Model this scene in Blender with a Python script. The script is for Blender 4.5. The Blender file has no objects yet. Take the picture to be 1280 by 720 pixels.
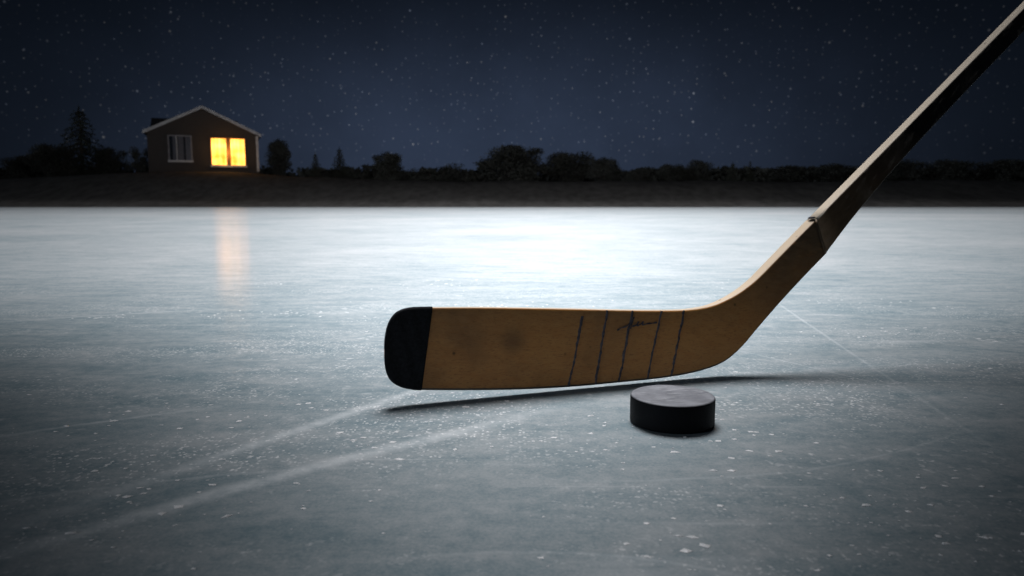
import bpy, bmesh, math, random
from mathutils import Vector, Matrix, noise as mnoise
R = math.radians
rnd = random.Random(7)
sc = bpy.context.scene
col = sc.collection

# ------------------------------------------------------------------ camera
CAM_H = 0.199
PITCH = math.atan(105 / 900)
cam_d = bpy.data.cameras.new('camera')
cam_d.lens = 36 * 900 / 1280
cam_d.sensor_width = 36
cam_d.clip_start = 0.02
cam_d.clip_end = 2000
cam = bpy.data.objects.new('camera', cam_d)
col.objects.link(cam)
cam.location = (0, 0, CAM_H)
cam.rotation_euler = (math.pi / 2 - PITCH, 0, 0)
cam_d.dof.use_dof = True
cam_d.dof.focus_distance = 0.76
cam_d.dof.aperture_fstop = 11
sc.camera = cam
sc.view_settings.view_transform = 'Standard'
sc.view_settings.look = 'None'
sc.view_settings.exposure = 0


def ray(px, py):
    """direction of the view ray through a point of the 1280x720 photo"""
    x = (px - 640) / 900
    u = -(py - 360) / 900
    return Vector((x, math.cos(PITCH) + u * math.sin(PITCH), -math.sin(PITCH) + u * math.cos(PITCH)))


def at(px, py, Y):
    d = ray(px, py)
    return Vector((0, 0, CAM_H)) + d * (Y / d.y)


# ------------------------------------------------------------------ helpers
def link(name, me, mat=None, parent=None, smooth=False):
    o = bpy.data.objects.new(name, me)
    col.objects.link(o)
    if mat is not None:
        me.materials.append(mat)
    if parent is not None:
        o.parent = parent
    if smooth:
        for p in me.polygons:
            p.use_smooth = True
    return o


def mesh(name, verts, faces, mat=None, parent=None, smooth=False):
    me = bpy.data.meshes.new(name)
    me.from_pydata([tuple(v) for v in verts], [], faces)
    me.update()
    return link(name, me, mat, parent, smooth)


def tag(o, label=None, cat=None, group=None, kind=None):
    if label: o['label'] = label
    if cat: o['category'] = cat
    if group: o['group'] = group
    if kind: o['kind'] = kind
    return o


def empty(name, loc, rz=0):
    o = bpy.data.objects.new(name, None)
    o.empty_display_size = 0.1
    col.objects.link(o)
    o.location = loc
    o.rotation_euler = (0, 0, rz)
    return o


class MB:
    def __init__(s): s.v = []; s.f = []
    def quadbox(s, c8):
        n = len(s.v)
        s.v += c8
        for f in ((0, 3, 2, 1), (4, 5, 6, 7), (0, 1, 5, 4), (1, 2, 6, 5), (2, 3, 7, 6), (3, 0, 4, 7)):
            s.f.append(tuple(n + i for i in f))
    def box(s, x0, x1, y0, y1, z0, z1):
        s.quadbox([(x0, y0, z0), (x1, y0, z0), (x1, y1, z0), (x0, y1, z0),
                   (x0, y0, z1), (x1, y0, z1), (x1, y1, z1), (x0, y1, z1)])
    def prism(s, pts, y0, y1):
        """polygon in xz, counter clockwise seen from -y, extruded along y"""
        n = len(s.v); k = len(pts)
        s.v += [(x, y0, z) for x, z in pts] + [(x, y1, z) for x, z in pts]
        s.f.append(tuple(n + i for i in range(k)))
        s.f.append(tuple(n + k + i for i in reversed(range(k))))
        for i in range(k):
            j = (i + 1) % k
            s.f.append((n + j, n + i, n + k + i, n + k + j))
    def build(s, name, mat, parent=None):
        o = mesh(name, s.v, s.f, mat, parent)
        bm = bmesh.new(); bm.from_mesh(o.data)
        bmesh.ops.recalc_face_normals(bm, faces=bm.faces)
        bm.to_mesh(o.data); bm.free()
        return o


# ------------------------------------------------------------------ node helpers
class NT:
    def __init__(s, tree):
        s.t = tree; s.n = tree.nodes; s.l = tree.links
    def new(s, typ, **kw):
        nd = s.n.new(typ)
        for k, v in kw.items(): setattr(nd, k, v)
        return nd
    def put(s, sock, v):
        if hasattr(v, 'is_output') or isinstance(v, bpy.types.NodeSocket): s.l.new(v, sock)
        else: sock.default_value = v
    def math(s, op, a, b=0.0, c=0.0, clamp=False):
        nd = s.new('ShaderNodeMath', operation=op, use_clamp=clamp)
        s.put(nd.inputs[0], a); s.put(nd.inputs[1], b); s.put(nd.inputs[2], c)
        return nd.outputs[0]
    def mix(s, f, a, b):
        nd = s.new('ShaderNodeMix', data_type='RGBA')
        s.put(nd.inputs[0], f); s.put(nd.inputs[6], a); s.put(nd.inputs[7], b)
        return nd.outputs[2]
    def rng(s, v, a, b, c=0.0, d=1.0, smooth=False):
        nd = s.new('ShaderNodeMapRange', interpolation_type='SMOOTHSTEP' if smooth else 'LINEAR')
        s.put(nd.inputs[0], v)
        for i, q in enumerate((a, b, c, d)): s.put(nd.inputs[1 + i], q)
        return nd.outputs[0]
    def noise(s, vec, scale, detail=4, rough=0.5, dist=0.0, dims='3D'):
        nd = s.new('ShaderNodeTexNoise', noise_dimensions=dims)
        s.put(nd.inputs['Vector'], vec)
        s.put(nd.inputs['Scale'], scale); s.put(nd.inputs['Detail'], detail)
        s.put(nd.inputs['Roughness'], rough); s.put(nd.inputs['Distortion'], dist)
        return nd.outputs[0]
    def mapping(s, vec, loc=(0, 0, 0), rot=(0, 0, 0), scale=(1, 1, 1)):
        nd = s.new('ShaderNodeMapping')
        s.put(nd.inputs[0], vec)
        nd.inputs[1].default_value = loc; nd.inputs[2].default_value = rot; nd.inputs[3].default_value = scale
        return nd.outputs[0]
    def ramp(s, v, stops, interp='LINEAR'):
        nd = s.new('ShaderNodeValToRGB')
        nd.color_ramp.interpolation = interp
        e = nd.color_ramp.elements
        while len(e) > 1: e.remove(e[-1])
        e[0].position = stops[0][0]; e[0].color = stops[0][1]
        for p, c in stops[1:]:
            q = e.new(p); q.color = c
        s.put(nd.inputs[0], v)
        return nd.outputs[0]


def g(v): return (v, v, v, 1)


def mat(name):
    m = bpy.data.materials.new(name)
    m.use_nodes = True
    m.node_tree.nodes.clear()
    nt = NT(m.node_tree)
    out = nt.new('ShaderNodeOutputMaterial')
    return m, nt, out


def principled(nt, out, color, rough=0.6, spec=0.4, normal=None, **kw):
    b = nt.new('ShaderNodeBsdfPrincipled')
    nt.put(b.inputs['Base Color'], color); nt.put(b.inputs['Roughness'], rough)
    nt.put(b.inputs['Specular IOR Level'], spec)
    if normal is not None: nt.put(b.inputs['Normal'], normal)
    for k, v in kw.items(): nt.put(b.inputs[k.replace('_', ' ')], v)
    nt.l.new(b.outputs[0], out.inputs[0])
    return b


def bump(nt, h, strength=0.3, dist=0.01):
    b = nt.new('ShaderNodeBump')
    nt.put(b.inputs['Height'], h); b.inputs['Strength'].default_value = strength
    b.inputs['Distance'].default_value = dist
    return b.outputs[0]


def simple_mat(name, c1, c2, scale=5, rough=0.7, spec=0.3, bstr=0.2, bdist=0.01, stretch=(1, 1, 1)):
    m, nt, out = mat(name)
    tc = nt.new('ShaderNodeTexCoord').outputs['Object']
    v = nt.mapping(tc, scale=stretch)
    n = nt.noise(v, scale, 6, 0.6)
    c = nt.mix(nt.rng(n, 0.35, 0.65), (*c1, 1), (*c2, 1))
    principled(nt, out, c, rough, spec, bump(nt, n, bstr, bdist))
    return m


# ------------------------------------------------------------------ world: clear night sky with stars
w = bpy.data.worlds.new('World'); sc.world = w; w.use_nodes = True
w.node_tree.nodes.clear()
nt = NT(w.node_tree)
wout = nt.new('ShaderNodeOutputWorld')
sky = nt.new('ShaderNodeTexSky', sky_type='NISHITA')
sky.sun_disc = False
sky.sun_elevation = R(-3.0)
sky.sun_rotation = R(3)
sky.air_density = 1.0; sky.dust_density = 0.2; sky.ozone_density = 3.0
tc = nt.new('ShaderNodeTexCoord').outputs['Generated']
sx = nt.new('ShaderNodeSeparateXYZ'); nt.l.new(tc, sx.inputs[0])
az = nt.math('ARCTAN2', sx.outputs[0], sx.outputs[1])
el = nt.math('ARCSINE', sx.outputs[2])
cmb = nt.new('ShaderNodeCombineXYZ'); nt.l.new(az, cmb.inputs[0]); nt.l.new(el, cmb.inputs[1])
ae = cmb.outputs[0]
# airglow low over the horizon ahead, deep navy elsewhere
a1 = nt.math('DIVIDE', nt.math('ADD', az, 0.02), 0.42)
e1 = nt.math('DIVIDE', nt.math('SUBTRACT', el, 0.07), 0.155)
glow = nt.math('EXPONENT', nt.math('MULTIPLY', nt.math('ADD', nt.math('MULTIPLY', a1, a1), nt.math('MULTIPLY', e1, e1)), -1.0))
neb = nt.noise(ae, 5.0, 5, 0.6)
glow = nt.math('MULTIPLY', glow, nt.rng(neb, 0.3, 0.7, 0.8, 1.2))
base = nt.mix(glow, (0.0016, 0.0026, 0.0042, 1), (0.0255, 0.0370, 0.0660, 1))
# stars: one point per cell, with random brightness
def stars(scale, rad, power, amp, off):
    v = nt.new('ShaderNodeTexVoronoi', voronoi_dimensions='2D', feature='F1')
    mp = nt.mapping(ae, loc=(off, off * 1.7, 0))
    nt.l.new(mp, v.inputs['Vector']); v.inputs['Scale'].default_value = scale
    d = nt.math('DIVIDE', v.outputs['Distance'], scale * rad)
    s = nt.math('EXPONENT', nt.math('MULTIPLY', nt.math('MULTIPLY', d, d), -1.0))
    sp = nt.new('ShaderNodeSeparateColor'); nt.l.new(v.outputs['Color'], sp.inputs[0])
    b = nt.math('POWER', sp.outputs[0], power)
    tint = nt.mix(sp.outputs[1], (0.75, 0.88, 1.15, 1), (1.0, 0.97, 0.9, 1))
    amt = nt.math('MULTIPLY', nt.math('MULTIPLY', s, b), amp)
    vm = nt.new('ShaderNodeVectorMath', operation='SCALE')
    nt.l.new(tint, vm.inputs[0]); nt.l.new(amt, vm.inputs['Scale'])
    return vm.outputs[0]
def vadd(a, b):
    vm = nt.new('ShaderNodeVectorMath', operation='ADD')
    nt.l.new(a, vm.inputs[0]); nt.l.new(b, vm.inputs[1]); return vm.outputs[0]
st = vadd(stars(24, 0.00105, 5.0, 0.24, 1.3), stars(50, 0.0008, 5.0, 0.17, 5.1))
st = vadd(st, stars(110, 0.0007, 5.0, 0.15, 9.7))
dens = nt.rng(glow, 0.0, 0.8, 0.22, 1.15)
# the air near the horizon swallows the stars
ext = nt.rng(el, 0.035, 0.10, 0.0, 1.0, True)
vm = nt.new('ShaderNodeVectorMath', operation='SCALE')
nt.l.new(st, vm.inputs[0]); nt.l.new(nt.math('MULTIPLY', dens, ext), vm.inputs['Scale'])
tot = vadd(base, vm.outputs[0])
bg1 = nt.new('ShaderNodeBackground'); nt.l.new(tot, bg1.inputs[0]); bg1.inputs[1].default_value = 1.0
bg2 = nt.new('ShaderNodeBackground'); nt.l.new(sky.outputs[0], bg2.inputs[0]); bg2.inputs[1].default_value = 0.0015
ad = nt.new('ShaderNodeAddShader'); nt.l.new(bg1.outputs[0], ad.inputs[0]); nt.l.new(bg2.outputs[0], ad.inputs[1])
nt.l.new(ad.outputs[0], wout.inputs[0])

# ------------------------------------------------------------------ lights
# weak moon
sd = bpy.data.lights.new('moon', 'SUN'); sd.energy = 0.45; sd.angle = R(0.5); sd.color = (0.8, 0.88, 1)
so = bpy.data.objects.new('moon', sd); col.objects.link(so)
so.rotation_euler = Vector((-0.84, -0.42, 0.16)).to_track_quat('Z', 'Y').to_euler()

# added unseen lamp above the ice, its beam shaped into an uneven pool
LX, LY, LZ = 0.05, 2.8, 5.0
ld = bpy.data.lights.new('added_pool_light', 'POINT')
ld.energy = 4 * math.pi * math.pi     # radiant intensity 1 per unit of strength (calibrated below)
ld.shadow_soft_size = 1.1
ld.color = (0.99, 0.975, 1.0)
ld.use_nodes = True
nt = NT(ld.node_tree); nt.n.clear()
lo = nt.new('ShaderNodeOutputLight'); em = nt.new('ShaderNodeEmission'); nt.l.new(em.outputs[0], lo.inputs[0])
geo = nt.new('ShaderNodeNewGeometry'); inc = geo.outputs['Incoming']
lp = nt.new('ShaderNodeSeparateXYZ'); nt.l.new(geo.outputs['Position'], lp.inputs[0])
sp = nt.new('ShaderNodeSeparateXYZ'); nt.l.new(inc, sp.inputs[0])
m = nt.math('MAXIMUM', nt.math('MULTIPLY', sp.outputs[2], -1.0), 0.03)
t = nt.math('DIVIDE', lp.outputs[2], m)
gx = nt.math('ADD', nt.math('MULTIPLY', sp.outputs[0], t), lp.outputs[0])
gy = nt.math('ADD', nt.math('MULTIPLY', sp.outputs[1], t), lp.outputs[1])
gyc = nt.math('MAXIMUM', gy, 0.12)
lg = nt.math('LOGARITHM', gyc, 2.0)                 # log2 of the distance along the pond
pos = nt.rng(lg, -2.0, 6.0)
def P(y): return (math.log2(y) + 2) / 8
V = nt.ramp(pos, [(P(0.30), g(0.095)), (P(0.40), g(0.125)), (P(0.52), g(0.19)), (P(0.72), g(0.325)), (P(1.0), g(0.53)), (P(1.35), g(0.70)),
                  (P(2.1), g(0.76)), (P(3.6), g(0.74)), (P(8), g(0.68)), (P(14), g(0.54)), (P(25), g(0.35)),
                  (P(44), g(0.20)), (P(60), g(0.27))])
u = nt.math('DIVIDE', nt.math('SUBTRACT', gx, nt.math('MULTIPLY', gyc, 0.04)), nt.math('ADD', gyc, 0.02))
sig = nt.rng(lg, -1.2, 2.0, 0.46, 0.62)
uu = nt.math('DIVIDE', u, sig)
H = nt.math('EXPONENT', nt.math('MULTIPLY', nt.math('MULTIPLY', uu, uu), -1.0))
ul = nt.math('DIVIDE', u, 0.47)
HL = nt.math('DIVIDE', 1.0, nt.math('ADD', 1.0, nt.math('MULTIPLY', ul, ul)))
far = nt.rng(lg, -0.6, 1.2, 0, 1, True)
H = nt.math('ADD', nt.math('MULTIPLY', H, nt.math('SUBTRACT', 1.0, far)), nt.math('MULTIPLY', HL, far))
H = nt.math('MAXIMUM', H, 0.03)
E = nt.math('MULTIPLY', V, H)
I = nt.math('DIVIDE', nt.math('MULTIPLY', E, nt.math('MULTIPLY', t, t)), m)
# beyond the pond only weak spill light leaves the lamp
fa = nt.math('DIVIDE', nt.math('ARCTAN2', sp.outputs[0], sp.outputs[1]), 0.60)
spill = nt.math('MULTIPLY', nt.math('EXPONENT', nt.math('MULTIPLY', nt.math('MULTIPLY', fa, fa), -1.0)), 210.0)
fwd = nt.math('GREATER_THAN', sp.outputs[1], 0.0)
spill = nt.math('MULTIPLY', spill, fwd)
spill = nt.math('MULTIPLY', spill, nt.rng(nt.math('MULTIPLY', sp.outputs[2], -1.0), 0.045, 0.105, 0.9, 2.6, True))
# distance of the shore along this direction decides where the beam ends
ratio = nt.math('DIVIDE', nt.math('MULTIPLY', sp.outputs[2], -1.0), nt.math('MAXIMUM', sp.outputs[1], 0.05))
onice = nt.rng(ratio, 0.1125, 0.1215, 0, 1, True)
I = nt.math('ADD', nt.math('MULTIPLY', I, onice), nt.math('MULTIPLY', spill, nt.math('SUBTRACT', 1.0, onice)))
nt.l.new(nt.math('MULTIPLY', I, 3.35), em.inputs[1])
lamp = bpy.data.objects.new('added_pool_light', ld); col.objects.link(lamp); lamp.location = (LX, LY, LZ)

# ------------------------------------------------------------------ ice
def ice_material():
    m, nt, out = mat('pond_ice')
    P3 = nt.new('ShaderNodeNewGeometry').outputs['Position']
    big = nt.noise(nt.mapping(P3, scale=(1, 1, 1)), 1.3, 5, 0.6, 0.6)
    big2 = nt.noise(P3, 0.22, 4, 0.6, 0.8)
    mid = nt.noise(nt.mapping(P3, rot=(0, 0, R(14)), scale=(1, 2.6, 1)), 9, 6, 0.65, 0.5)
    fine = nt.noise(P3, 70, 5, 0.7)
    grain = nt.noise(P3, 420, 3, 0.7)
    # milky ice
    f = nt.math('ADD', nt.math('MULTIPLY', big, 0.30), nt.math('MULTIPLY', mid, 0.42))
    f = nt.math('ADD', f, nt.math('MULTIPLY', fine, 0.34))
    f = nt.math('ADD', f, nt.math('MULTIPLY', big2, 0.30))
    f = nt.math('ADD', f, nt.math('MULTIPLY', nt.math('SUBTRACT', grain, 0.5), 0.30))
    f = nt.rng(f, 0.52, 0.90)
    s0 = nt.new('ShaderNodeSeparateXYZ'); nt.l.new(P3, s0.inputs[0])
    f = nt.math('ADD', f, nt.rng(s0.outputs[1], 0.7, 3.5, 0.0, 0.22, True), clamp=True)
    # thin scratches in several directions
    sc_tot = None
    for rot, s1, s2, thr, seed in ((8, 0.9, 60, .66, 0), (-17, 1.6, 90, .665, 3), (24, 1.2, 75, .665, 7), (58, 1.6, 80, .68, 11), (-50, 1.8, 90, .685, 15), (2, 0.35, 22, .64, 19)):
        v = nt.mapping(P3, loc=(seed, seed * .7, 0), rot=(0, 0, R(rot)), scale=(s1, s2, 1))
        n = nt.noise(v, 1.0, 3, 0.55, 0.5)
        brk = nt.noise(nt.mapping(P3, loc=(seed, 2, 0)), 5.0, 3, 0.6)
        s_ = nt.math('MULTIPLY', nt.rng(n, thr, thr + 0.07), nt.rng(brk, 0.50, 0.70))
        sc_tot = s_ if sc_tot is None else nt.math('MAXIMUM', sc_tot, s_)
    # frost flecks in drifts
    sy_ = nt.new('ShaderNodeSeparateXYZ'); nt.l.new(P3, sy_.inputs[0]); sep_y = sy_.outputs[1]
    fl = None
    for scale, r, thr, seed in ((150, 0.40, 0.47, 0), (62, 0.30, 0.50, 4), (280, 0.46, 0.42, 9), (34, 0.20, 0.53, 13)):
        wv = nt.new('ShaderNodeVectorMath', operation='ADD')
        nz = nt.new('ShaderNodeTexNoise'); nt.l.new(P3, nz.inputs['Vector']); nz.inputs['Scale'].default_value = scale * 1.1
        nz.inputs['Detail'].default_value = 3
        ws = nt.new('ShaderNodeVectorMath', operation='SCALE'); nt.l.new(nz.outputs['Color'], ws.inputs[0]); ws.inputs['Scale'].default_value = 1.9 / scale
        nt.l.new(nt.mapping(P3, loc=(seed, seed, 0)), wv.inputs[0]); nt.l.new(ws.outputs[0], wv.inputs[1])
        vo = nt.new('ShaderNodeTexVoronoi', voronoi_dimensions='2D'); nt.l.new(wv.outputs[0], vo.inputs['Vector']); vo.inputs['Scale'].default_value = scale
        d = nt.rng(vo.outputs['Distance'], r, r * 0.45)
        spc = nt.new('ShaderNodeSeparateColor'); nt.l.new(vo.outputs['Color'], spc.inputs[0])
        keep = nt.rng(spc.outputs[0], 0.66, 0.95)
        cl = nt.noise(nt.mapping(P3, loc=(seed, 0, 0), rot=(0, 0, R(-12)), scale=(1, 1.7, 1)), 2.8, 5, 0.68)
        cl = nt.rng(cl, thr + .045, thr + 0.19)
        one = nt.math('MULTIPLY', nt.math('MULTIPLY', nt.math('MULTIPLY', d, keep), cl), nt.rng(sep_y, 0.8, 2.0, 0.85, 0.35))
        fl = one if fl is None else nt.math('MAXIMUM', fl, one)
    # long skate tracks of shaved frost
    sp = nt.new('ShaderNodeSeparateXYZ'); nt.l.new(P3, sp.inputs[0])
    X, Y = sp.outputs[0], sp.outputs[1]
    wob = nt.math('MULTIPLY', nt.math('SUBTRACT', nt.noise(P3, 3.0, 4, 0.55), 0.5), 0.035)
    tr = None
    def ground(px, py):
        d = ray(px, py); k = -CAM_H / d.z
        return (d.x * k, d.y * k)
    for (p0, p1, w_, amt, cv) in (((120, 660), (590, 535), 0.015, 0.85, 0.5), ((290, 566), (500, 496), 0.013, 0.85, 0.5),
                                  ((0, 546), (180, 520), 0.006, 0.5, 0.8), ((930, 440), (1060, 470), 0.004, 0.4, 1.5),
                                  ((700, 690), (860, 706), 0.003, 0.4, 2.0), ((985, 388), (1032, 420), 0.004, 0.6, 2.5), ((820, 600), (1150, 560), 0.003, 0.3, -1.2), ((40, 400), (240, 388), 0.008, 0.5, 0.5),
                                  ((70, 620), (350, 590), 0.004, 0.35, 1.0)):
        (xa, ya), (xb, yb) = ground(*p0), ground(*p1)
        k = (yb - ya) / (xb - xa); nrm = 1 / math.sqrt(1 + k * k)
        curve = nt.math('MULTIPLY', nt.math('MULTIPLY', nt.math('SUBTRACT', X, xa), nt.math('SUBTRACT', X, xb)), cv)
        d = nt.math('SUBTRACT', nt.math('SUBTRACT', Y, ya), nt.math('MULTIPLY', nt.math('SUBTRACT', X, xa), k))
        d = nt.math('ABSOLUTE', nt.math('MULTIPLY', nt.math('ADD', nt.math('ADD', d, curve), wob), nrm))
        s_ = nt.rng(d, w_, w_ * 0.05, 0, amt, True)
        lim = nt.math('MULTIPLY', nt.rng(X, min(xa, xb) - 0.12, min(xa, xb) + 0.03), nt.rng(X, max(xa, xb) + 0.10, max(xa, xb) - 0.02))
        s_ = nt.math('MULTIPLY', s_, nt.math('MULTIPLY', lim, nt.rng(fine, 0.3, 0.6, 0.45, 1)))
        tr = s_ if tr is None else nt.math('MAXIMUM', tr, s_)
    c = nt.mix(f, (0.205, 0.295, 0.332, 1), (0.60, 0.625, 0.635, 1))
    c = nt.mix(nt.math('MULTIPLY', sc_tot, 0.42), c, (0.80, 0.84, 0.86, 1))
    c = nt.mix(nt.math('MULTIPLY', tr, 0.75), c, (0.78, 0.83, 0.85, 1))
    c = nt.mix(fl, c, (0.97, 0.98, 0.98, 1))
    nb = bump(nt, fine, 0.2, 0.0006)
    df = nt.new('ShaderNodeBsdfDiffuse'); nt.l.new(c, df.inputs[0]); nt.l.new(nb, df.inputs['Normal'])
    gl = nt.new('ShaderNodeBsdfGlossy'); gl.inputs[0].default_value = (1, 1, 1, 1)
    nt.put(gl.inputs['Roughness'], nt.rng(mid, 0.3, 0.7, 0.10, 0.20))
    nb2 = bump(nt, mid, 0.05, 0.0005); nt.l.new(nb2, gl.inputs['Normal'])
    lw = nt.new('ShaderNodeFresnel'); lw.inputs[0].default_value = 1.31
    fac = nt.math('MINIMUM', nt.math('MULTIPLY', lw.outputs[0], 0.6), 0.14)
    fac = nt.math('MULTIPLY', fac, nt.rng(fl, 0, 1, 1, 0.1))
    mx = nt.new('ShaderNodeMixShader'); nt.l.new(fac, mx.inputs[0]); nt.l.new(df.outputs[0], mx.inputs[1]); nt.l.new(gl.outputs[0], mx.inputs[2])
    nt.l.new(mx.outputs[0], out.inputs[0])
    return m

ice = mesh('ice', [(-90, -45, 0), (90, -45, 0), (90, 50, 0), (-90, 50, 0)], [(0, 1, 2, 3)], ice_material())
tag(ice, 'frozen pond of scratched grey blue ice dusted with frost', 'ice', kind='structure')

# loose shavings of ice cut up by skates, too many to count
shav_m = simple_mat('ice_shavings', (0.90, 0.93, 0.94), (0.97, 0.98, 0.98), 500, .45, .5, .2, .0003)
v = []; f = []
r = random.Random(31)
cent = [(r.uniform(-.75, .75), .34 + 1.5 * r.random() ** 1.6) for i in range(46)]
cent += [(-.12, .58), (-.2, .52), (-.28, .48), (-.05, .62), (.19, .67), (.20, .60), (.11, .585)]
for (cx, cy) in cent:
    sp_ = r.uniform(.02, .10)
    for i in range(r.randint(14, 42)):
        x, y = cx + r.gauss(0, sp_), cy + r.gauss(0, sp_ * .8)
        if y < .3 or math.hypot(x - .1468, y - .643) < .041: continue
        q = .0006 + .0022 * r.random() ** 3.5; a = r.random() * 6.28; n = len(v)
        for j in range(4):
            an = a + j * 1.57 + r.uniform(-.4, .4); qq = q * r.uniform(.5, 1.5)
            v.append((x + math.cos(an) * qq * 1.4, y + math.sin(an) * qq, .0002))
        v.append((x + r.uniform(-.3, .3) * q, y, .0003 + q * r.uniform(.12, .35)))
        f += [(n + j, n + (j + 1) % 4, n + 4) for j in range(4)]
tag(mesh('ice_shavings', v, f, shav_m), 'tiny white ice shavings scattered over the near ice around the puck and stick', 'ice shavings', kind='stuff')

# ------------------------------------------------------------------ ground sheet with the bank
def ss(t): t = max(0, min(1, t)); return t * t * (3 - 2 * t)
def gheight(x, y):
    shore = 46.5 + 0.6 * mnoise.noise(Vector((x * 0.05, 0, 3)))
    dx = max(0, abs(x) - 82); dy = max(0, y - shore, -38 - y)
    d = math.hypot(dx, dy)
    z = -0.25 + 2.25 * ss((d + 1.0) / 12.5) ** 0.9
    z += 0.75 * math.exp(-((x + 26) / 11) ** 2) * ss((d - 3) / 8)
    if d > 0: z += 0.18 * mnoise.noise(Vector((x * 0.16, y * 0.16, 0))) * min(1, d / 4)
    return z
xs = [-600, -400, -250, -160, -120] + [i for i in range(-100, 101, 1)] + [120, 160, 250, 400, 600]
ys = [-600, -300, -120, -70, -55, -50, -46, -42, -39, -36, -20, 0, 20, 40] + [44 + i * 0.5 for i in range(0, 60)] + [76, 80, 88, 100, 120, 160, 250, 400, 700]
vs = [(x, y, gheight(x, y)) for y in ys for x in xs]
nx = len(xs)
fs = [(j * nx + i, j * nx + i + 1, (j + 1) * nx + i + 1, (j + 1) * nx + i) for j in range(len(ys) - 1) for i in range(nx - 1)]
gm = simple_mat('dry_winter_grass', (0.046, 0.045, 0.043), (0.078, 0.076, 0.073), 1.6, 0.95, 0.05, 0.6, 0.08, (1, 0.5, 1))
gr = mesh('ground', vs, fs, gm, smooth=True)
tag(gr, 'dark grassy bank rising behind the frozen pond', 'ground', kind='structure')

# ------------------------------------------------------------------ trees
leaf_m = simple_mat('dark_foliage', (0.034, 0.036, 0.032), (0.062, 0.065, 0.058), 1.2, 0.8, 0.1, 0.0)
ever_m = simple_mat('evergreen_needles', (0.026, 0.032, 0.026), (0.050, 0.057, 0.046), 1.2, 0.8, 0.1, 0.0)
bark_m = simple_mat('bark', (0.03, 0.026, 0.022), (0.06, 0.052, 0.045), 8, 0.9, 0.1, 0.6, 0.02, (1, 1, .3))

def add_leaf(v, f, c, s, r):
    n = len(v)
    a = Vector((r.gauss(0, 1), r.gauss(0, 1), r.gauss(0, 1))).normalized()
    b = a.orthogonal().normalized(); b.rotate(Matrix.Rotation(r.random() * 6.28, 3, a)); cc = a.cross(b)
    l, w_ = s * r.uniform(.6, 1.3), s * r.uniform(.35, .7)
    v += [c + b * l, c + cc * w_, c - b * l, c - cc * w_]
    f.append((n, n + 1, n + 2, n + 3))

def limb(v, f, a, b, ra, rb, k=6):
    n = len(v); d = (b - a).normalized(); o = d.orthogonal().normalized(); q = d.cross(o)
    for c, rr in ((a, ra), (b, rb)):
        for i in range(k):
            an = 6.2832 * i / k
            v.append(c + o * math.cos(an) * rr + q * math.sin(an) * rr)
    for i in range(k):
        j = (i + 1) % k
        f.append((n + i, n + j, n + k + j, n + k + i))

def tree_mesh(kind, seed):
    """unit tree: height 1, crown half width 0.5"""
    r = random.Random(seed)
    tv, tf, cv, cf = [], [], [], []
    if kind == 'round':
        limb(tv, tf, Vector((0, 0, -0.05)), Vector((0.01, 0, .3)), .035, .025, 8)
        limb(tv, tf, Vector((0.01, 0, .3)), Vector((0, 0.01, .75)), .025, .008, 8)
        blobs = []
        for i in range(26):
            an = r.random() * 6.28; q = r.random() ** .6 * .38; z = r.uniform(.10, .86)
            q *= math.sqrt(max(0.05, 1 - ((z - .5) / .5) ** 2))
            c = Vector((math.cos(an) * q, math.sin(an) * q, z)); rad = r.uniform(.09, .17)
            rad = min(rad, .985 - z)
            blobs.append((c, rad))
            limb(tv, tf, Vector((0, 0, max(.15, z - .3))), c, .014, .004, 5)
        blobs.append((Vector((0, 0, .45)), .36)); blobs.append((Vector((0, 0, .62)), .3))
        for c, rad in blobs:
            for i in range(int(110 + 900 * rad + (1400 if rad > .25 else 0))):
                d = Vector((r.gauss(0, 1), r.gauss(0, 1), r.gauss(0, 1))).normalized() * rad * r.random() ** .4 * r.uniform(.8, 1.12)
                add_leaf(cv, cf, c + d, .022, r)
    elif kind == 'fir':
        limb(tv, tf, Vector((0, 0, -.05)), Vector((0, 0, .97)), .03, .003, 8)
        tiers = 15
        for k in range(tiers):
            z = .10 + .86 * k / tiers; rad = .47 * (1 - z) ** .8 + .02
            nb_ = max(5, int(11 * (1 - z)) + 3); a0 = r.random() * 6
            for i in range(nb_):
                an = a0 + 6.283 * i / nb_ + r.uniform(-.25, .25); L = rad * r.uniform(.7, 1.12)
                tip = Vector((math.cos(an) * L, math.sin(an) * L, z - L * .28))
                base_ = Vector((0, 0, z + .02))
                limb(tv, tf, base_, tip, .007, .002, 4)
                for q in range(int(12 + 60 * L)):
                    t_ = r.random() ** .7
                    p = base_.lerp(tip, t_) + Vector((r.gauss(0, .016), r.gauss(0, .016), r.gauss(-.012, .012)))
                    add_leaf(cv, cf, p, .018, r)
        for q in range(50): add_leaf(cv, cf, Vector((r.gauss(0, .006), r.gauss(0, .006), r.uniform(.9, 1.0))), .012, r)
    else:  # bush, low and wide
        for i in range(5):
            an = 6.28 * i / 5; limb(tv, tf, Vector((0, 0, -.08)), Vector((math.cos(an) * .25, math.sin(an) * .25, .6)), .02, .006, 6)
        for k in range(22):
            an = r.random() * 6.28; q = r.random() ** .5 * .42
            z = r.uniform(.12, .82) * (1 - .9 * q * q)
            c = Vector((math.cos(an) * q, math.sin(an) * q, z)); rad = min(r.uniform(.1, .2), .99 - z)
            for i in range(170):
                d = Vector((r.gauss(0, 1), r.gauss(0, 1), r.gauss(0, 1))).normalized() * rad * r.random() ** .4
                add_leaf(cv, cf, c + d, .026, r)
    def mk(nm, v, f, mt):
        me = bpy.data.meshes.new(nm); me.from_pydata([tuple(q) for q in v], [], f); me.update(); me.materials.append(mt); return me
    lm = ever_m if kind == 'fir' else leaf_m
    return mk('trunk', tv, tf, bark_m), mk('crown', cv, cf, lm)

TM = {(k, i): tree_mesh(k, 10 * i + len(k)) for k in ('round', 'fir', 'bush') for i in range(3)}

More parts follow.
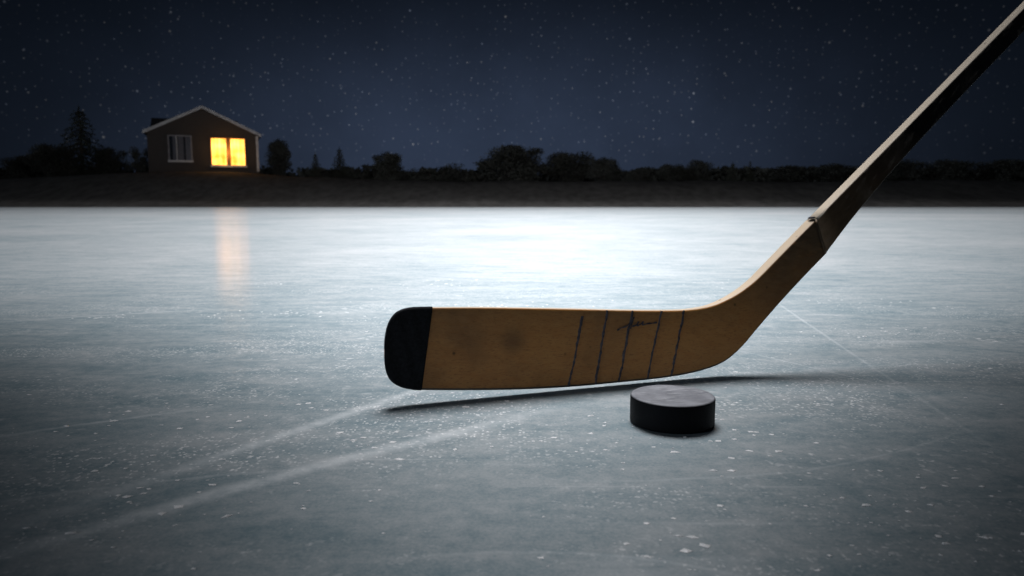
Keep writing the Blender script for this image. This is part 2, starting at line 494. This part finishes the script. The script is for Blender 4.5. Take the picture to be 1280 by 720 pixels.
def tree(name, kind, var, px, top, wpx, Y, label, group='trees along the bank behind the pond'):
    x = at(px, top, Y).x
    z0 = gheight(x, Y) - 0.05
    h = at(px, top, Y).z - z0
    wd = wpx / 900 * Y
    o = empty(name, (x, Y, z0), rnd.uniform(0, 6.28))
    tme, cme = TM[(kind, var)]
    for nm, me in (('trunk', tme), ('crown', cme)):
        c = bpy.data.objects.new(nm, me); col.objects.link(c); c.parent = o
        c.scale = (wd, wd, h)
    tag(o, label, 'bush' if kind == 'bush' else 'tree', group)

TREES = [
 ('fir_tree', 'fir', 0, 98, 131, 92, 66, 'tallest dark fir tree, standing left of the small house'),
 ('broadleaf_tree', 'round', 1, 62, 176, 70, 64, 'low round dark tree just left of the tallest fir'),
 ('broadleaf_tree', 'round', 2, 134, 180, 54, 68, 'low round dark tree just right of the tallest fir'),
 ('broadleaf_tree', 'round', 0, 26, 192, 60, 68, 'low dark tree at the far left end of the bank'),
 ('bush', 'bush', 0, 172, 178, 36, 66, 'dark bush against the left corner of the small house'),
 ('broadleaf_tree', 'round', 1, 346, 170, 42, 67, 'dark round tree beside the right corner of the small house'),
 ('fir_tree', 'fir', 2, 394, 190, 24, 64, 'small thin fir tree, the first one right of the house tree'),
 ('fir_tree', 'fir', 0, 424, 183, 34, 66, 'pointed dark fir tree between the small thin fir and a squat round tree'),
 ('broadleaf_tree', 'round', 2, 484, 186, 56, 66, 'squat round dark tree standing alone under the left half of the starry sky'),
 ('bush', 'bush', 1, 548, 201, 74, 66, 'low wide bush between the squat round tree and the biggest round tree'),
 ('broadleaf_tree', 'round', 0, 641, 178, 118, 66, 'biggest round dark tree, near the middle of the treeline'),
 ('broadleaf_tree', 'round', 1, 708, 187, 84, 68, 'wide round dark tree touching the right side of the biggest tree'),
 ('broadleaf_tree', 'round', 2, 757, 194, 60, 66, 'dark round tree ending the tallest clump of the treeline on its right'),
 ('bush', 'bush', 2, 800, 206, 40, 66, 'low dark bush in the dip right of the tallest clump'),
 ('broadleaf_tree', 'round', 1, 836, 203, 44, 66, 'small round dark tree just right of the dip in the treeline'),
 ('broadleaf_tree', 'round', 0, 873, 198, 50, 67, 'small round dark tree, the higher of the pair right of the dip'),
 ('fir_tree', 'fir', 1, 916, 202, 28, 65, 'small fir tree right of the pair of small round trees'),
 ('fir_tree', 'fir', 0, 938, 200, 16, 66, 'thinnest spiky fir tree right of the centre'),
 ('broadleaf_tree', 'round', 2, 985, 205, 76, 67, 'low wide dark tree behind the ice left of the leaning stick shaft'),
 ('broadleaf_tree', 'round', 0, 1046, 203, 80, 67, 'dark tree crossed by the shaft of the leaning stick'),
 ('broadleaf_tree', 'round', 1, 1116, 198, 86, 68, 'dark tree just right of the stick shaft'),
 ('broadleaf_tree', 'round', 2, 1186, 196, 86, 67, 'second dark tree right of the stick shaft'),
 ('broadleaf_tree', 'round', 0, 1255, 197, 90, 68, 'dark tree at the far right end of the treeline'),
]
for tdef in TREES: tree(*tdef)

# the wood beyond: one continuous mass of foliage
wv, wf = [], []
r = random.Random(99)
for i in range(26000):
    x = r.uniform(-75, 75); y = 78 + r.random() * 9
    topz = 2.7 + 1.2 + 0.9 * mnoise.noise(Vector((x * .22, 0, 9))) + 0.5 * mnoise.noise(Vector((x * .8, 0, 4)))
    z = 1.6 + (topz - 1.6) * r.random() ** .6
    add_leaf(wv, wf, Vector((x, y, z)), .42, r)
wood = mesh('far_wood', wv, wf, leaf_m)
tag(wood, 'low dark wood forming the skyline behind the single trees', 'wood', kind='stuff')

# ------------------------------------------------------------------ house
siding, nt, out = mat('brown_grey_siding')
tcn = nt.new('ShaderNodeTexCoord').outputs['Object']
s3 = nt.new('ShaderNodeSeparateXYZ'); nt.l.new(tcn, s3.inputs[0])
lap = nt.math('FRACT', nt.math('MULTIPLY', s3.outputs[2], 5.5))
nn = nt.noise(nt.mapping(tcn, scale=(.4, .4, 2)), 6, 5, .6)
cc = nt.mix(nn, (0.032, 0.029, 0.028, 1), (0.054, 0.048, 0.046, 1))
cc = nt.mix(nt.rng(lap, 0.0, 0.12, 0.6, 0.0), cc, (0.02, 0.018, 0.016, 1))
principled(nt, out, cc, 0.8, 0.2, bump(nt, lap, 0.6, 0.02))
trim_m = simple_mat('white_painted_trim', (0.30, 0.30, 0.31), (0.44, 0.44, 0.45), 3, 0.6, 0.3, 0.1)
dim_m = simple_mat('dark_window_trim', (0.12, 0.12, 0.13), (0.24, 0.24, 0.26), 2, 0.7, 0.2, 0.1)  # darker grey trim for the frame of the unlit window
roof_m = simple_mat('dark_shingles', (0.018, 0.018, 0.020), (0.04, 0.04, 0.043), 9, 0.9, 0.1, 0.6, 0.02)
dark_m = simple_mat('dark_mullion', (0.16, 0.075, 0.03), (0.22, 0.11, 0.045), 4, 0.7, 0.2, 0.1)
found_m = simple_mat('stone_foundation', (0.03, 0.028, 0.026), (0.06, 0.055, 0.05), 4, 0.9, 0.1, 0.5, 0.03)
curt_m = simple_mat('grey_curtain', (0.30, 0.31, 0.36), (0.50, 0.51, 0.58), 3, 0.9, 0.1, 0.5, 0.02, (8, 8, .3))
glass_m, nt, out = mat('dark_window_glass')
gls = principled(nt, out, (0.02, 0.03, 0.05, 1), 0.08, 0.5)
gls.inputs['Alpha'].default_value = 0.35
# lit window: lamplight through thin yellow curtains
lit_m, nt, out = mat('lamplit_curtain')
tcn = nt.new('ShaderNodeTexCoord').outputs['Object']
fold = nt.noise(nt.mapping(tcn, scale=(7, 1, .25)), 1.0, 3, .5)
blot = nt.noise(tcn, 1.1, 3, .5)
ee = nt.new('ShaderNodeEmission')
nt.put(ee.inputs[0], nt.mix(nt.rng(nt.math('ADD', nt.math('MULTIPLY', fold, .5), nt.math('MULTIPLY', blot, .5)), .38, .62), (1.0, 0.30, 0.025, 1), (1.0, 0.50, 0.11, 1)))
nt.put(ee.inputs[1], nt.rng(blot, .3, .7, 2.2, 4.2))
nt.l.new(ee.outputs[0], out.inputs[0])

HY = 60.0
pc = at(256, 210, HY)
HZ = gheight(pc.x, HY)
house = empty('wooden_house', (pc.x, HY, HZ - 0.1), R(22))
tag(house, 'small brown wooden house with white gable trim and one glowing yellow window', 'house')
# local frame: x across the gable front, y into the house, z up.  px scale at the front
k = HY / 900 * 0.915
zb = HZ - 0.1
def lx(px): return (px - 256) * k
def lz(py): return at(256, py, HY).z - zb
xl, xr = lx(188), lx(325)
ez = lz(166.5); pz = lz(135)
mb = MB(); mb.prism([(xl, -0.6), (xr, -0.6), (xr, ez), (0, pz - .12), (xl, ez)], 0, 7.0); mb.build('wall', siding, house)
mb = MB(); mb.prism([(xl - .04, -0.7), (xr + .04, -0.7), (xr + .04, .25), (xl - .04, .25)], -0.06, 7.0); mb.build('foundation', found_m, house)
# roof slabs of the front gable
ov = 0.24
sl = (pz - ez) / (xr)
mb = MB()
for s in (-1, 1):
    xe = xr if s > 0 else -xl
    sls = (pz - ez) / xe
    x1 = s * (xe + ov); z1 = ez - sls * ov
    pts = [(0, pz - .02), (0, pz + .14), (x1, z1 + .14), (x1, z1 - .02)]
    if s > 0: pts = pts[::-1]
    mb.prism(pts, -0.45, 7.4)
mb.build('roof', roof_m, house)
# rake boards
mb = MB()
for s in (-1, 1):
    xe = xr if s > 0 else -xl
    sls = (pz - ez) / xe
    x1 = s * (xe + ov + .03); z1 = ez - sls * (ov + .03)
    pts = [(0, pz - .10), (0, pz + .155), (x1, z1 + .155), (x1, z1 - .10)]
    mb.prism(pts, -0.50, -0.455)
mb.build('gable_trim', trim_m, house)
mb = MB()
mb.box(xr - .16, xr + .03, -.035, .15, .3, ez - .12)
mb.build('corner_board', trim_m, house)
# rear wing: ridge runs across, seen over the slopes of the front gable
wx0, wx1 = lx(184), lx(303)
wy0, wy1 = 7.0, 13.5
wz = lz(166); wr = lz(133)
mb = MB(); mb.box(wx0, wx1, wy0, wy1, -.6, wz); 
mb.build('rear_wall', siding, house)
ym = (wy0 + wy1) / 2
mb = MB()
n = 0
mb.v += [(wx0 - .1, wy0 - .4, wz), (wx1 + .1, wy0 - .4, wz), (wx1 + .1, wy1 + .4, wz), (wx0 - .1, wy1 + .4, wz),
         (wx0 - .1, ym, wr), (wx1 + .1, ym, wr)]
mb.f += [(0, 1, 5, 4), (2, 3, 4, 5), (0, 4, 3), (1, 2, 5), (0, 3, 2, 1)]
mb.build('rear_roof', roof_m, house)
# lit window
def window(x0, x1, z0, z1, lit):
    fm = MB()
    t_ = .10
    fm.box(x0 - t_, x1 + t_, -.07, -.005, z1, z1 + t_)
    fm.box(x0 - t_, x0, -.07, -.005, z0, z1); fm.box(x1, x1 + t_, -.07, -.005, z0, z1)
    w_ = tag(fm.build('window', dim_m if not lit else dark_m, house))
    sm = MB(); sm.box(x0 - t_ - .05, x1 + t_ + .05, -.16, -.005, z0 - .16, z0); sm.build('sill', trim_m, w_)
    if lit:
        w_['label'] = 'lit window with two glowing yellow panes'
        xm = (x0 + x1) / 2 + .02; h_ = .17
        b = MB(); b.box(xm - h_, xm + h_, -.06, -.006, z0, z1); b.build('mullion', dark_m, w_)
        b = MB(); b.box(x0, xm - h_, -.03, -.008, z0, z1); b.build('pane', lit_m, w_)
        b = MB(); b.box(xm + h_, x1, -.03, -.008, z0, z1); b.build('pane', lit_m, w_)
    else:
        w_['label'] = 'unlit window with grey curtains behind the glass'
        q = x0 + (x1 - x0) * .32
        b = MB(); b.box(q, q + .07, -.06, -.006, z0, z1); b.build('mullion', trim_m, w_)
        b = MB(); b.box(x0, q, -.036, -.030, z0, z1); b.box(q + .07, x1, -.036, -.030, z0, z1); b.build('pane', glass_m, w_)
        b = MB(); b.box(x0 + .5 * (q - x0), q, -.026, -.012, z0, z1)
        b.box(q + .12, q + .12 + (x1 - q) * .38, -.026, -.012, z0, z1); b.box(x1 - (x1 - q) * .35, x1, -.026, -.012, z0, z1)
        b.build('curtain', curt_m, w_)
        b = MB(); b.box(x0, x1, -.010, -.006, z0, z1); b.build('shade', roof_m, w_)
window(lx(265.5), lx(307.5), lz(206), lz(172.5), True)
window(lx(214), lx(240), lz(201), lz(171.5), False)
# added warm lamp outside the lit window, for a glow on wall and bank
pd = bpy.data.lights.new('added_window_glow', 'POINT'); pd.energy = 150; pd.color = (1, .50, .14); pd.shadow_soft_size = .8
po = bpy.data.objects.new('added_window_glow', pd); col.objects.link(po); po.parent = house
po.location = (lx(284), -0.42, lz(190))

# ------------------------------------------------------------------ puck
rub, nt, out = mat('black_rubber')
tcn = nt.new('ShaderNodeTexCoord').outputs['Object']
s3 = nt.new('ShaderNodeSeparateXYZ'); nt.l.new(tcn, s3.inputs[0])
nn = nt.noise(tcn, 60, 6, .65); n2 = nt.noise(nt.mapping(tcn, rot=(0, 0, R(20)), scale=(1, 9, 1)), 40, 4, .6)
nrm = nt.new('ShaderNodeNewGeometry'); s4 = nt.new('ShaderNodeSeparateXYZ'); nt.l.new(nrm.outputs['Normal'], s4.inputs[0])
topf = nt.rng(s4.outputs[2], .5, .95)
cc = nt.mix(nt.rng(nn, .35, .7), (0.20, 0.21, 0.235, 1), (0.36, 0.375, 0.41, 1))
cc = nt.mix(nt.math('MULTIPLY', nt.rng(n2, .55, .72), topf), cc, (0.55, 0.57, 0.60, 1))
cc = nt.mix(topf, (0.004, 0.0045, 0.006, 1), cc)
an = nt.math('ARCTAN2', s3.outputs[1], s3.outputs[0])
kn = nt.math('MULTIPLY', nt.math('SINE', nt.math('ADD', nt.math('MULTIPLY', an, 90), nt.math('MULTIPLY', s3.outputs[2], 2200))),
             nt.math('SINE', nt.math('SUBTRACT', nt.math('MULTIPLY', an, 90), nt.math('MULTIPLY', s3.outputs[2], 2200))))
kn = nt.math('MULTIPLY', kn, nt.math('SUBTRACT', 1.0, topf))
hh = nt.math('ADD', nt.math('MULTIPLY', kn, .5), nt.math('MULTIPLY', nn, .6))
principled(nt, out, cc, nt.rng(nn, .3, .7, .42, .62), nt.rng(topf, 0, 1, .08, .4), bump(nt, hh, .35, .0006))
prof = []
Rr, Hh = .0381, .0254
prof.append((0, 0)); prof.append((Rr - .003, 0))
for i in range(7):
    a = -math.pi / 2 + math.pi / 2 * i / 6; prof.append((Rr - .0022 + .0022 * math.cos(a), .0022 + .0022 * math.sin(a)))
for i in range(7):
    a = math.pi / 2 * i / 6; prof.append((Rr - .0022 + .0022 * math.cos(a), Hh - .0022 + .0022 * math.sin(a)))
prof += [(Rr - .005, Hh), (Rr - .0062, Hh - .0003), (0, Hh - .0003)]
N = 96; vs = []; fs = []
for i in range(N):
    a = 2 * math.pi * i / N
    for (rr, z) in prof: vs.append((rr * math.cos(a), rr * math.sin(a), z))
K = len(prof)
for i in range(N):
    j = (i + 1) % N
    for q in range(K - 1): fs.append((i * K + q, j * K + q, j * K + q + 1, i * K + q + 1))
puck = mesh('hockey_puck', vs, fs, rub, smooth=True)
bm = bmesh.new(); bm.from_mesh(puck.data); bmesh.ops.remove_doubles(bm, verts=bm.verts, dist=1e-5); bmesh.ops.recalc_face_normals(bm, faces=bm.faces); bm.to_mesh(puck.data); bm.free()
for p_ in puck.data.polygons: p_.use_smooth = True
puck.location = (0.1468, 0.643, 0.0003)
puck.rotation_euler = (0, 0, R(15))
tag(puck, 'black rubber puck lying on the ice below the stick blade', 'puck')

# ------------------------------------------------------------------ hockey stick
A0, B0, C0 = 0.729, 0.33, 0.10             # the stick stands in a slightly leaning plane y = A0 + B0 x + C0 z
PN = Vector((-B0, 1, -C0)).normalized()      # away from the camera
PS = Vector((1, B0, 0)).normalized()
def on_plane(px, py, curve=True):
    d = ray(px, py); tt = (A0 + C0 * CAM_H) / (d.y - B0 * d.x - C0 * d.z)
    return Vector((0, 0, CAM_H)) + d * tt
def catmull(pts, n):
    P_ = [Vector(p) for p in pts]; P_ = [P_[0] * 2 - P_[1]] + P_ + [P_[-1] * 2 - P_[-2]]
    res = []
    for i in range(1, len(P_) - 2):
        for j in range(n):
            t_ = j / n; p0, p1, p2, p3 = P_[i - 1:i + 3]
            res.append(0.5 * ((2 * p1) + (p2 - p0) * t_ + (2 * p0 - 5 * p1 + 4 * p2 - p3) * t_ ** 2 + (3 * p1 - p0 - 3 * p2 + p3) * t_ ** 3))
    res.append(P_[-2]); return res
# stations: (top_x, top_y, bottom_x, bottom_y, thickness mm) in photo coordinates of the outline
ST = [(480.6, 436, 480.6, 446, 2.6), (481.3, 424, 482.0, 460, 4.5), (484.2, 410, 485.2, 470, 6), (488.5, 400, 489.5, 476.5, 7), (494.5, 392.5, 496, 481.2, 7.5),
      (502, 388, 504, 484.6, 8), (511, 385.4, 514, 486.8, 8.2), (522, 384.4, 524, 487.8, 8.5), (545, 384, 545, 488.2, 8.8), (600, 383.8, 600, 488.3, 9.3), (660, 384.6, 660, 487, 10),
      (720, 385.8, 720, 483.6, 11), (780, 387.2, 775, 478.5, 12), (830, 387.6, 822, 473.8, 13.2), (862, 386.6, 856, 468.6, 14.2), (888, 382.4, 883, 462, 15.2),
      (908, 374.6, 906, 452.5, 16.2), (926, 364.5, 927, 435.2, 17), (946, 349, 951, 407, 17.8), (968, 327, 975, 379.5, 18.5), (996, 298.5, 1005, 347, 19), (1021, 273.5, 1034, 317, 19.4)]
raw = catmull([(a, b, e) for a, b, c, d, e in ST], 6)
raw2 = catmull([(c, d, 0) for a, b, c, d, e in ST], 6)
STA = [(p.x, p.y, p.z, q.x, q.y) for p, q in zip(raw, raw2)]
def bcurve(s):   # blade curves slightly towards its toe
    return 0.010 * max(0, (0.12 - s) / 0.26) ** 2
def section(tp, bp, th, rad, grow=0.0):
    """rounded rectangle between top point and bottom point on the front plane, thickness th"""
    ax = (tp - bp); L = ax.length; ax = ax / L
    rad = min(rad, L * .45, th * .45)
    off = PN * bcurve(tp.dot(PS))
    pts = []
    cs = [(L - rad, rad, 0), (L - rad, th - rad, 1), (rad, th - rad, 2), (rad, rad, 3)]
    for (cz, cy, qd) in cs:
        for i in range(5):
            a = math.pi / 8 * i
            if qd == 0: dz, dy = math.sin(a), -math.cos(a)       # front-top: from front to up
            if qd == 1: dz, dy = math.cos(a), math.sin(a)
            if qd == 2: dz, dy = -math.sin(a), math.cos(a)
            if qd == 3: dz, dy = -math.cos(a), -math.sin(a)
            pts.append(bp + off + ax * (cz + (rad + grow) * dz) + PN * (cy + (rad + grow) * dy))
    return pts
def loft(name, secs, mt, parent, cap=True):
    v = []; f = []; k_ = len(secs[0])
    for s_ in secs: v += s_
    for i in range(len(secs) - 1):
        for j in range(k_):
            q = (j + 1) % k_
            f.append((i * k_ + j, i * k_ + q, (i + 1) * k_ + q, (i + 1) * k_ + j))
    f.append(tuple(range(k_))); f.append(tuple((len(secs) - 1) * k_ + j for j in reversed(range(k_))))
    o = mesh(name, v, f, mt, parent)
    bm = bmesh.new(); bm.from_mesh(o.data); bmesh.ops.recalc_face_normals(bm, faces=bm.faces); bm.to_mesh(o.data); bm.free()
    for p_ in o.data.polygons: p_.use_smooth = len(p_.vertices) == 4
    md = o.modifiers.new('weighted_normal', 'WEIGHTED_NORMAL'); md.weight = 60
    return o

def wood_mat(name, c1, c2, ang, grime, face=None, edge=None):
    m, nt, out = mat(name)
    P3 = nt.new('ShaderNodeNewGeometry').outputs['Position']
    gv = nt.mapping(P3, rot=(0, R(ang), 0))
    g1 = nt.noise(nt.mapping(gv, scale=(4, 60, 60)), 3.0, 6, .6, .4)
    g2 = nt.noise(nt.mapping(gv, scale=(9, 200, 260)), 3.0, 3, .6)
    bl = nt.noise(gv, 14, 5, .6, .4)
    c = nt.mix(nt.rng(g1, .32, .68), (*c1, 1), (*c2, 1))
    c = nt.mix(nt.math('MULTIPLY', nt.rng(g2, .52, .75), .75), c, (c1[0] * .45, c1[1] * .4, c1[2] * .35, 1))
    c = nt.mix(nt.math('MULTIPLY', nt.rng(bl, .50, .72), grime), c, (c1[0] * .38, c1[1] * .33, c1[2] * .30, 1))
    if face is not None:
        gn = nt.new('ShaderNodeNewGeometry').outputs['Normal']
        dp = nt.new('ShaderNodeVectorMath', operation='DOT_PRODUCT'); nt.l.new(gn, dp.inputs[0]); dp.inputs[1].default_value = PN
        fc = nt.rng(nt.math('ABSOLUTE', dp.outputs['Value']), .62, .86, 0, 1, True)
        sx_ = nt.new('ShaderNodeSeparateXYZ'); nt.l.new(P3, sx_.inputs[0])
        paint_shade = nt.math('ADD', nt.rng(sx_.outputs[2], face[1], face[2]), nt.math('MULTIPLY', nt.math('SUBTRACT', bl, .5), .8), clamp=True)  # dark face paint, its fade with height also painted shade
        wear = nt.rng(nt.noise(nt.mapping(gv, scale=(3, 40, 40)), 3.0, 4, .6), .56, .75, 1, .55)
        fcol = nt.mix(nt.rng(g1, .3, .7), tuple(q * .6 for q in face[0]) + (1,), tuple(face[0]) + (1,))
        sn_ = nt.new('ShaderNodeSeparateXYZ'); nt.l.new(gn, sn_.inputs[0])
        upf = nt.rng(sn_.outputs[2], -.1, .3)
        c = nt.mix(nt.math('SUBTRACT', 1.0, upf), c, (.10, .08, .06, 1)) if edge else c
        fcol = nt.mix(nt.rng(sx_.outputs[2], .15, .29), fcol, (.009, .008, .008, 1))  # blacker with height: falling bounce light put into the colour
        if edge: c = nt.mix(nt.math('MULTIPLY', nt.math('MULTIPLY', nt.math('SUBTRACT', 1.0, fc), upf), .85), c, (*edge, 1))  # bare edge wood, lightened where it faces up in place of missing light
        c = nt.mix(nt.math('MULTIPLY', nt.math('MULTIPLY', fc, paint_shade), wear), c, fcol)
    if face is not None and ang == 0:
        sm = nt.new('ShaderNodeVectorMath', operation='DISTANCE'); nt.l.new(P3, sm.inputs[0]); sm.inputs[1].default_value = on_plane(641, 427)
        sq = nt.math('ADD', sm.outputs['Value'], nt.math('MULTIPLY', nt.math('SUBTRACT', bl, .5), .02))
        c = nt.mix(nt.rng(sq, .020, .002, 0, .55, True), c, (.09, .05, .03, 1))
    # small dents and dark specks
    vo = nt.new('ShaderNodeTexVoronoi'); nt.l.new(P3, vo.inputs['Vector']); vo.inputs['Scale'].default_value = 70
    spc = nt.new('ShaderNodeSeparateColor'); nt.l.new(vo.outputs['Color'], spc.inputs[0])
    dt = nt.math('MULTIPLY', nt.rng(vo.outputs['Distance'], .16, .05), nt.math('GREATER_THAN', spc.outputs[0], .86))
    c = nt.mix(nt.math('MULTIPLY', dt, .7), c, (.03, .022, .015, 1))
    h_ = nt.math('SUBTRACT', nt.math('MULTIPLY', g2, .5), nt.math('ADD', dt, nt.math('MULTIPLY', bl, .3)))
    principled(nt, out, c, nt.rng(bl, .3, .7, .45, .65), .35, bump(nt, h_, .4, .0005))
    return m
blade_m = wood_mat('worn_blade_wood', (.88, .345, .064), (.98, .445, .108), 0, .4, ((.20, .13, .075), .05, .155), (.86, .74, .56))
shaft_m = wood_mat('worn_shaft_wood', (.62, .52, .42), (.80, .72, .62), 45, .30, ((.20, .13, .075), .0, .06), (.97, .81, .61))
tape_m = simple_mat('black_cloth_tape', (0.006, 0.007, 0.009), (0.014, 0.015, 0.018), 300, .85, .2, .6, .0006)
tn = NT(tape_m.node_tree)
wv_ = tn.new('ShaderNodeTexWave', wave_type='BANDS', bands_direction='X'); wv_.inputs['Scale'].default_value = 22; wv_.inputs['Distortion'].default_value = 1.2
tn.l.new(tn.mapping(tn.new('ShaderNodeNewGeometry').outputs['Position'], rot=(0, R(12), 0)), wv_.inputs['Vector'])
bn = [n for n in tn.n if n.type == 'BUMP'][0]
b2 = tn.new('ShaderNodeBump'); b2.inputs['Strength'].default_value = .7; b2.inputs['Distance'].default_value = .0008
tn.l.new(wv_.outputs['Fac'], b2.inputs['Height']); tn.l.new(b2.outputs[0], bn.inputs['Normal'])
ink_m = simple_mat('dark_thread', (0.05, 0.046, 0.056), (0.13, 0.12, 0.135), 200, .9, .1, .3, .0005)

stick = empty('hockey_stick', (0.25, A0 + B0 * .25, 0.0))
tag(stick, 'worn wooden hockey stick with black taped toe, blade hovering over the ice', 'hockey stick')
def sec_of(s_, grow=0.0, rad=.0028):
    return section(on_plane(s_[0], s_[1]), on_plane(s_[3], s_[4]), s_[2] / 1000, min(rad, s_[2] / 1000 * .3), grow)
blade = loft('blade', [sec_of(s_) for s_ in STA], blade_m, None)
# tape over the toe: same loft, a little proud, ending on a slanted line
def slanted(x_top, x_bot):
    """section of the blade cut along a slanted line"""
    def edge(xv, idx):
        best = min(range(len(STA)), key=lambda i: abs(STA[i][idx] - xv) if STA[i][0] < 860 else 1e9)
        return STA[best]
    a = edge(x_top, 0); b = edge(x_bot, 3)
    th = (a[2] + b[2]) / 2000
    ya = a[1] + 0; yb = b[4]
    return section(on_plane(x_top, ya), on_plane(x_bot, yb), th, .0028, .0005)
tsecs = [sec_of(s_, .0005) for s_ in STA if s_[0] < 508]
for i in range(1, 13):
    f_ = i / 12
    tsecs.append(slanted(508 + (541 - 508) * f_, 509 + (527 - 509) * f_))
toe = loft('toe_tape', tsecs, tape_m, None)
# dark threads wound around the blade
def thread(x_top, x_bot, seed, y0=0.0):
    r = random.Random(seed); n = 26; v = []; f = []
    top = on_plane(x_top, min(STA, key=lambda s: abs(s[0] - x_top))[1] + y0); bot = on_plane(x_bot, min(STA, key=lambda s: abs(s[3] - x_bot))[4])
    ax = (bot - top).normalized(); side = ax.cross(PN).normalized()
    wob = 0
    for i in range(n + 1):
        t_ = i / n; wob = wob * .7 + r.gauss(0, .00028)
        c = top.lerp(bot, .012 + t_ * .976) + side * wob + PN * bcurve(top.dot(PS))
        wd = .0014 * r.uniform(.65, 1.35)
        for (a, b) in ((-wd, .0002), (-wd * .6, -.0006), (wd * .6, -.0006), (wd, .0002)):
            v.append(c + side * a + PN * b)
    for i in range(n):
        for j in range(3): f.append((i * 4 + j, i * 4 + j + 1, (i + 1) * 4 + j + 1, (i + 1) * 4 + j))
    return mesh('thread', v, f, ink_m, None)
parts = [blade, toe]
for i, (a, b, y0) in enumerate(((728, 711, 8), (759, 744, 0), (791, 773, 0), (827, 809, 0), (855.5, 839, 0))):
    parts.append(thread(a, b, 20 + i, y0))
# scribbled ink signature
v = []; f = []
strokes = [[(771, 413), (776, 410), (782, 408), (787, 404), (791, 399), (792, 396), (790, 402), (788, 411)],
           [(790, 408), (795, 406), (798, 402), (796, 407), (801, 405), (804, 402), (803, 406), (809, 404.5), (815, 404), (821, 403)]]
for s_ in strokes:
    pts = catmull([(a, b, 0) for a, b in s_], 5)
    n0 = len(v)
    for i, p in enumerate(pts):
        q = pts[min(i + 1, len(pts) - 1)] - pts[max(i - 1, 0)]; q.normalize(); nn_ = Vector((-q.y, q.x, 0)) * (0.85 + .3 * math.sin(i * .9))
        for sg in (-1, 1):
            c = on_plane(p.x + nn_.x * sg, p.y + nn_.y * sg)
            v.append(c + PN * (bcurve(c.dot(PS)) - .0007))
    for i in range(len(pts) - 1): f.append((n0 + 2 * i, n0 + 2 * i + 1, n0 + 2 * i + 3, n0 + 2 * i + 2))
parts.append(mesh('signature', v, f, ink_m))
# shaft
SH = [(1021, 273.5, 1034, 317), (1040, 254.5, 1054, 295.5), (1085, 210.5, 1100, 246.5), (1133, 163.5, 1149, 197), (1199.5, 91, 1216, 122), (1247, 42, 1263, 72), (1280, 10, 1296, 39)]
ta, ba = on_plane(*SH[0][:2]), on_plane(*SH[0][2:])
tb, bb = on_plane(*SH[-1][:2]), on_plane(*SH[-1][2:])
secs = []
for i in range(0, 61):
    f_ = i / 60 * 3.1
    # straight shaft of constant section: the joint narrows to it over the first centimetres
    a = ta + (tb - ta) * f_
    d = (tb - ta).normalized(); dn = d.cross(PN).normalized()
    if dn.z > 0: dn = -dn
    w0 = (ba - ta).length; w0 = abs((ba - ta).dot(dn)); wend = .0245
    w_ = wend + (w0 - wend) * math.exp(-f_ * 5)
    b = a + dn * w_ 
    if i == 0: b = ba; a = a - d * .004; b = b - d * .004
    elif i <= 3: b = b + d * ((ba - ta).dot(d)) * (1 - i / 4)
    secs.append(section(a, b, .0192 - .0016 * min(1, f_ * 2), .0030))
shaft = loft('shaft', secs, shaft_m, None); parts.append(shaft)
# little notch where the blade's tongue ends in the shaft
def small(name, px, py, mt):
    c = on_plane(px, py) + PN * .007
    bm = bmesh.new(); bmesh.ops.create_icosphere(bm, subdivisions=2, radius=1)
    for v_ in bm.verts:
        q = v_.co.copy(); v_.co = c + PS * q.x * .0026 + PN * q.y * .006 + Vector((0, 0, 1)) * q.z * .0014
    me = bpy.data.meshes.new(name); bm.to_mesh(me); bm.free()
    return link(name, me, mt, None, True)
parts.append(small('splinter', 1019.5, 271.5, ink_m))
off = Matrix.Translation(-stick.location)
for p_ in parts:
    p_.data.transform(off); p_.parent = stick
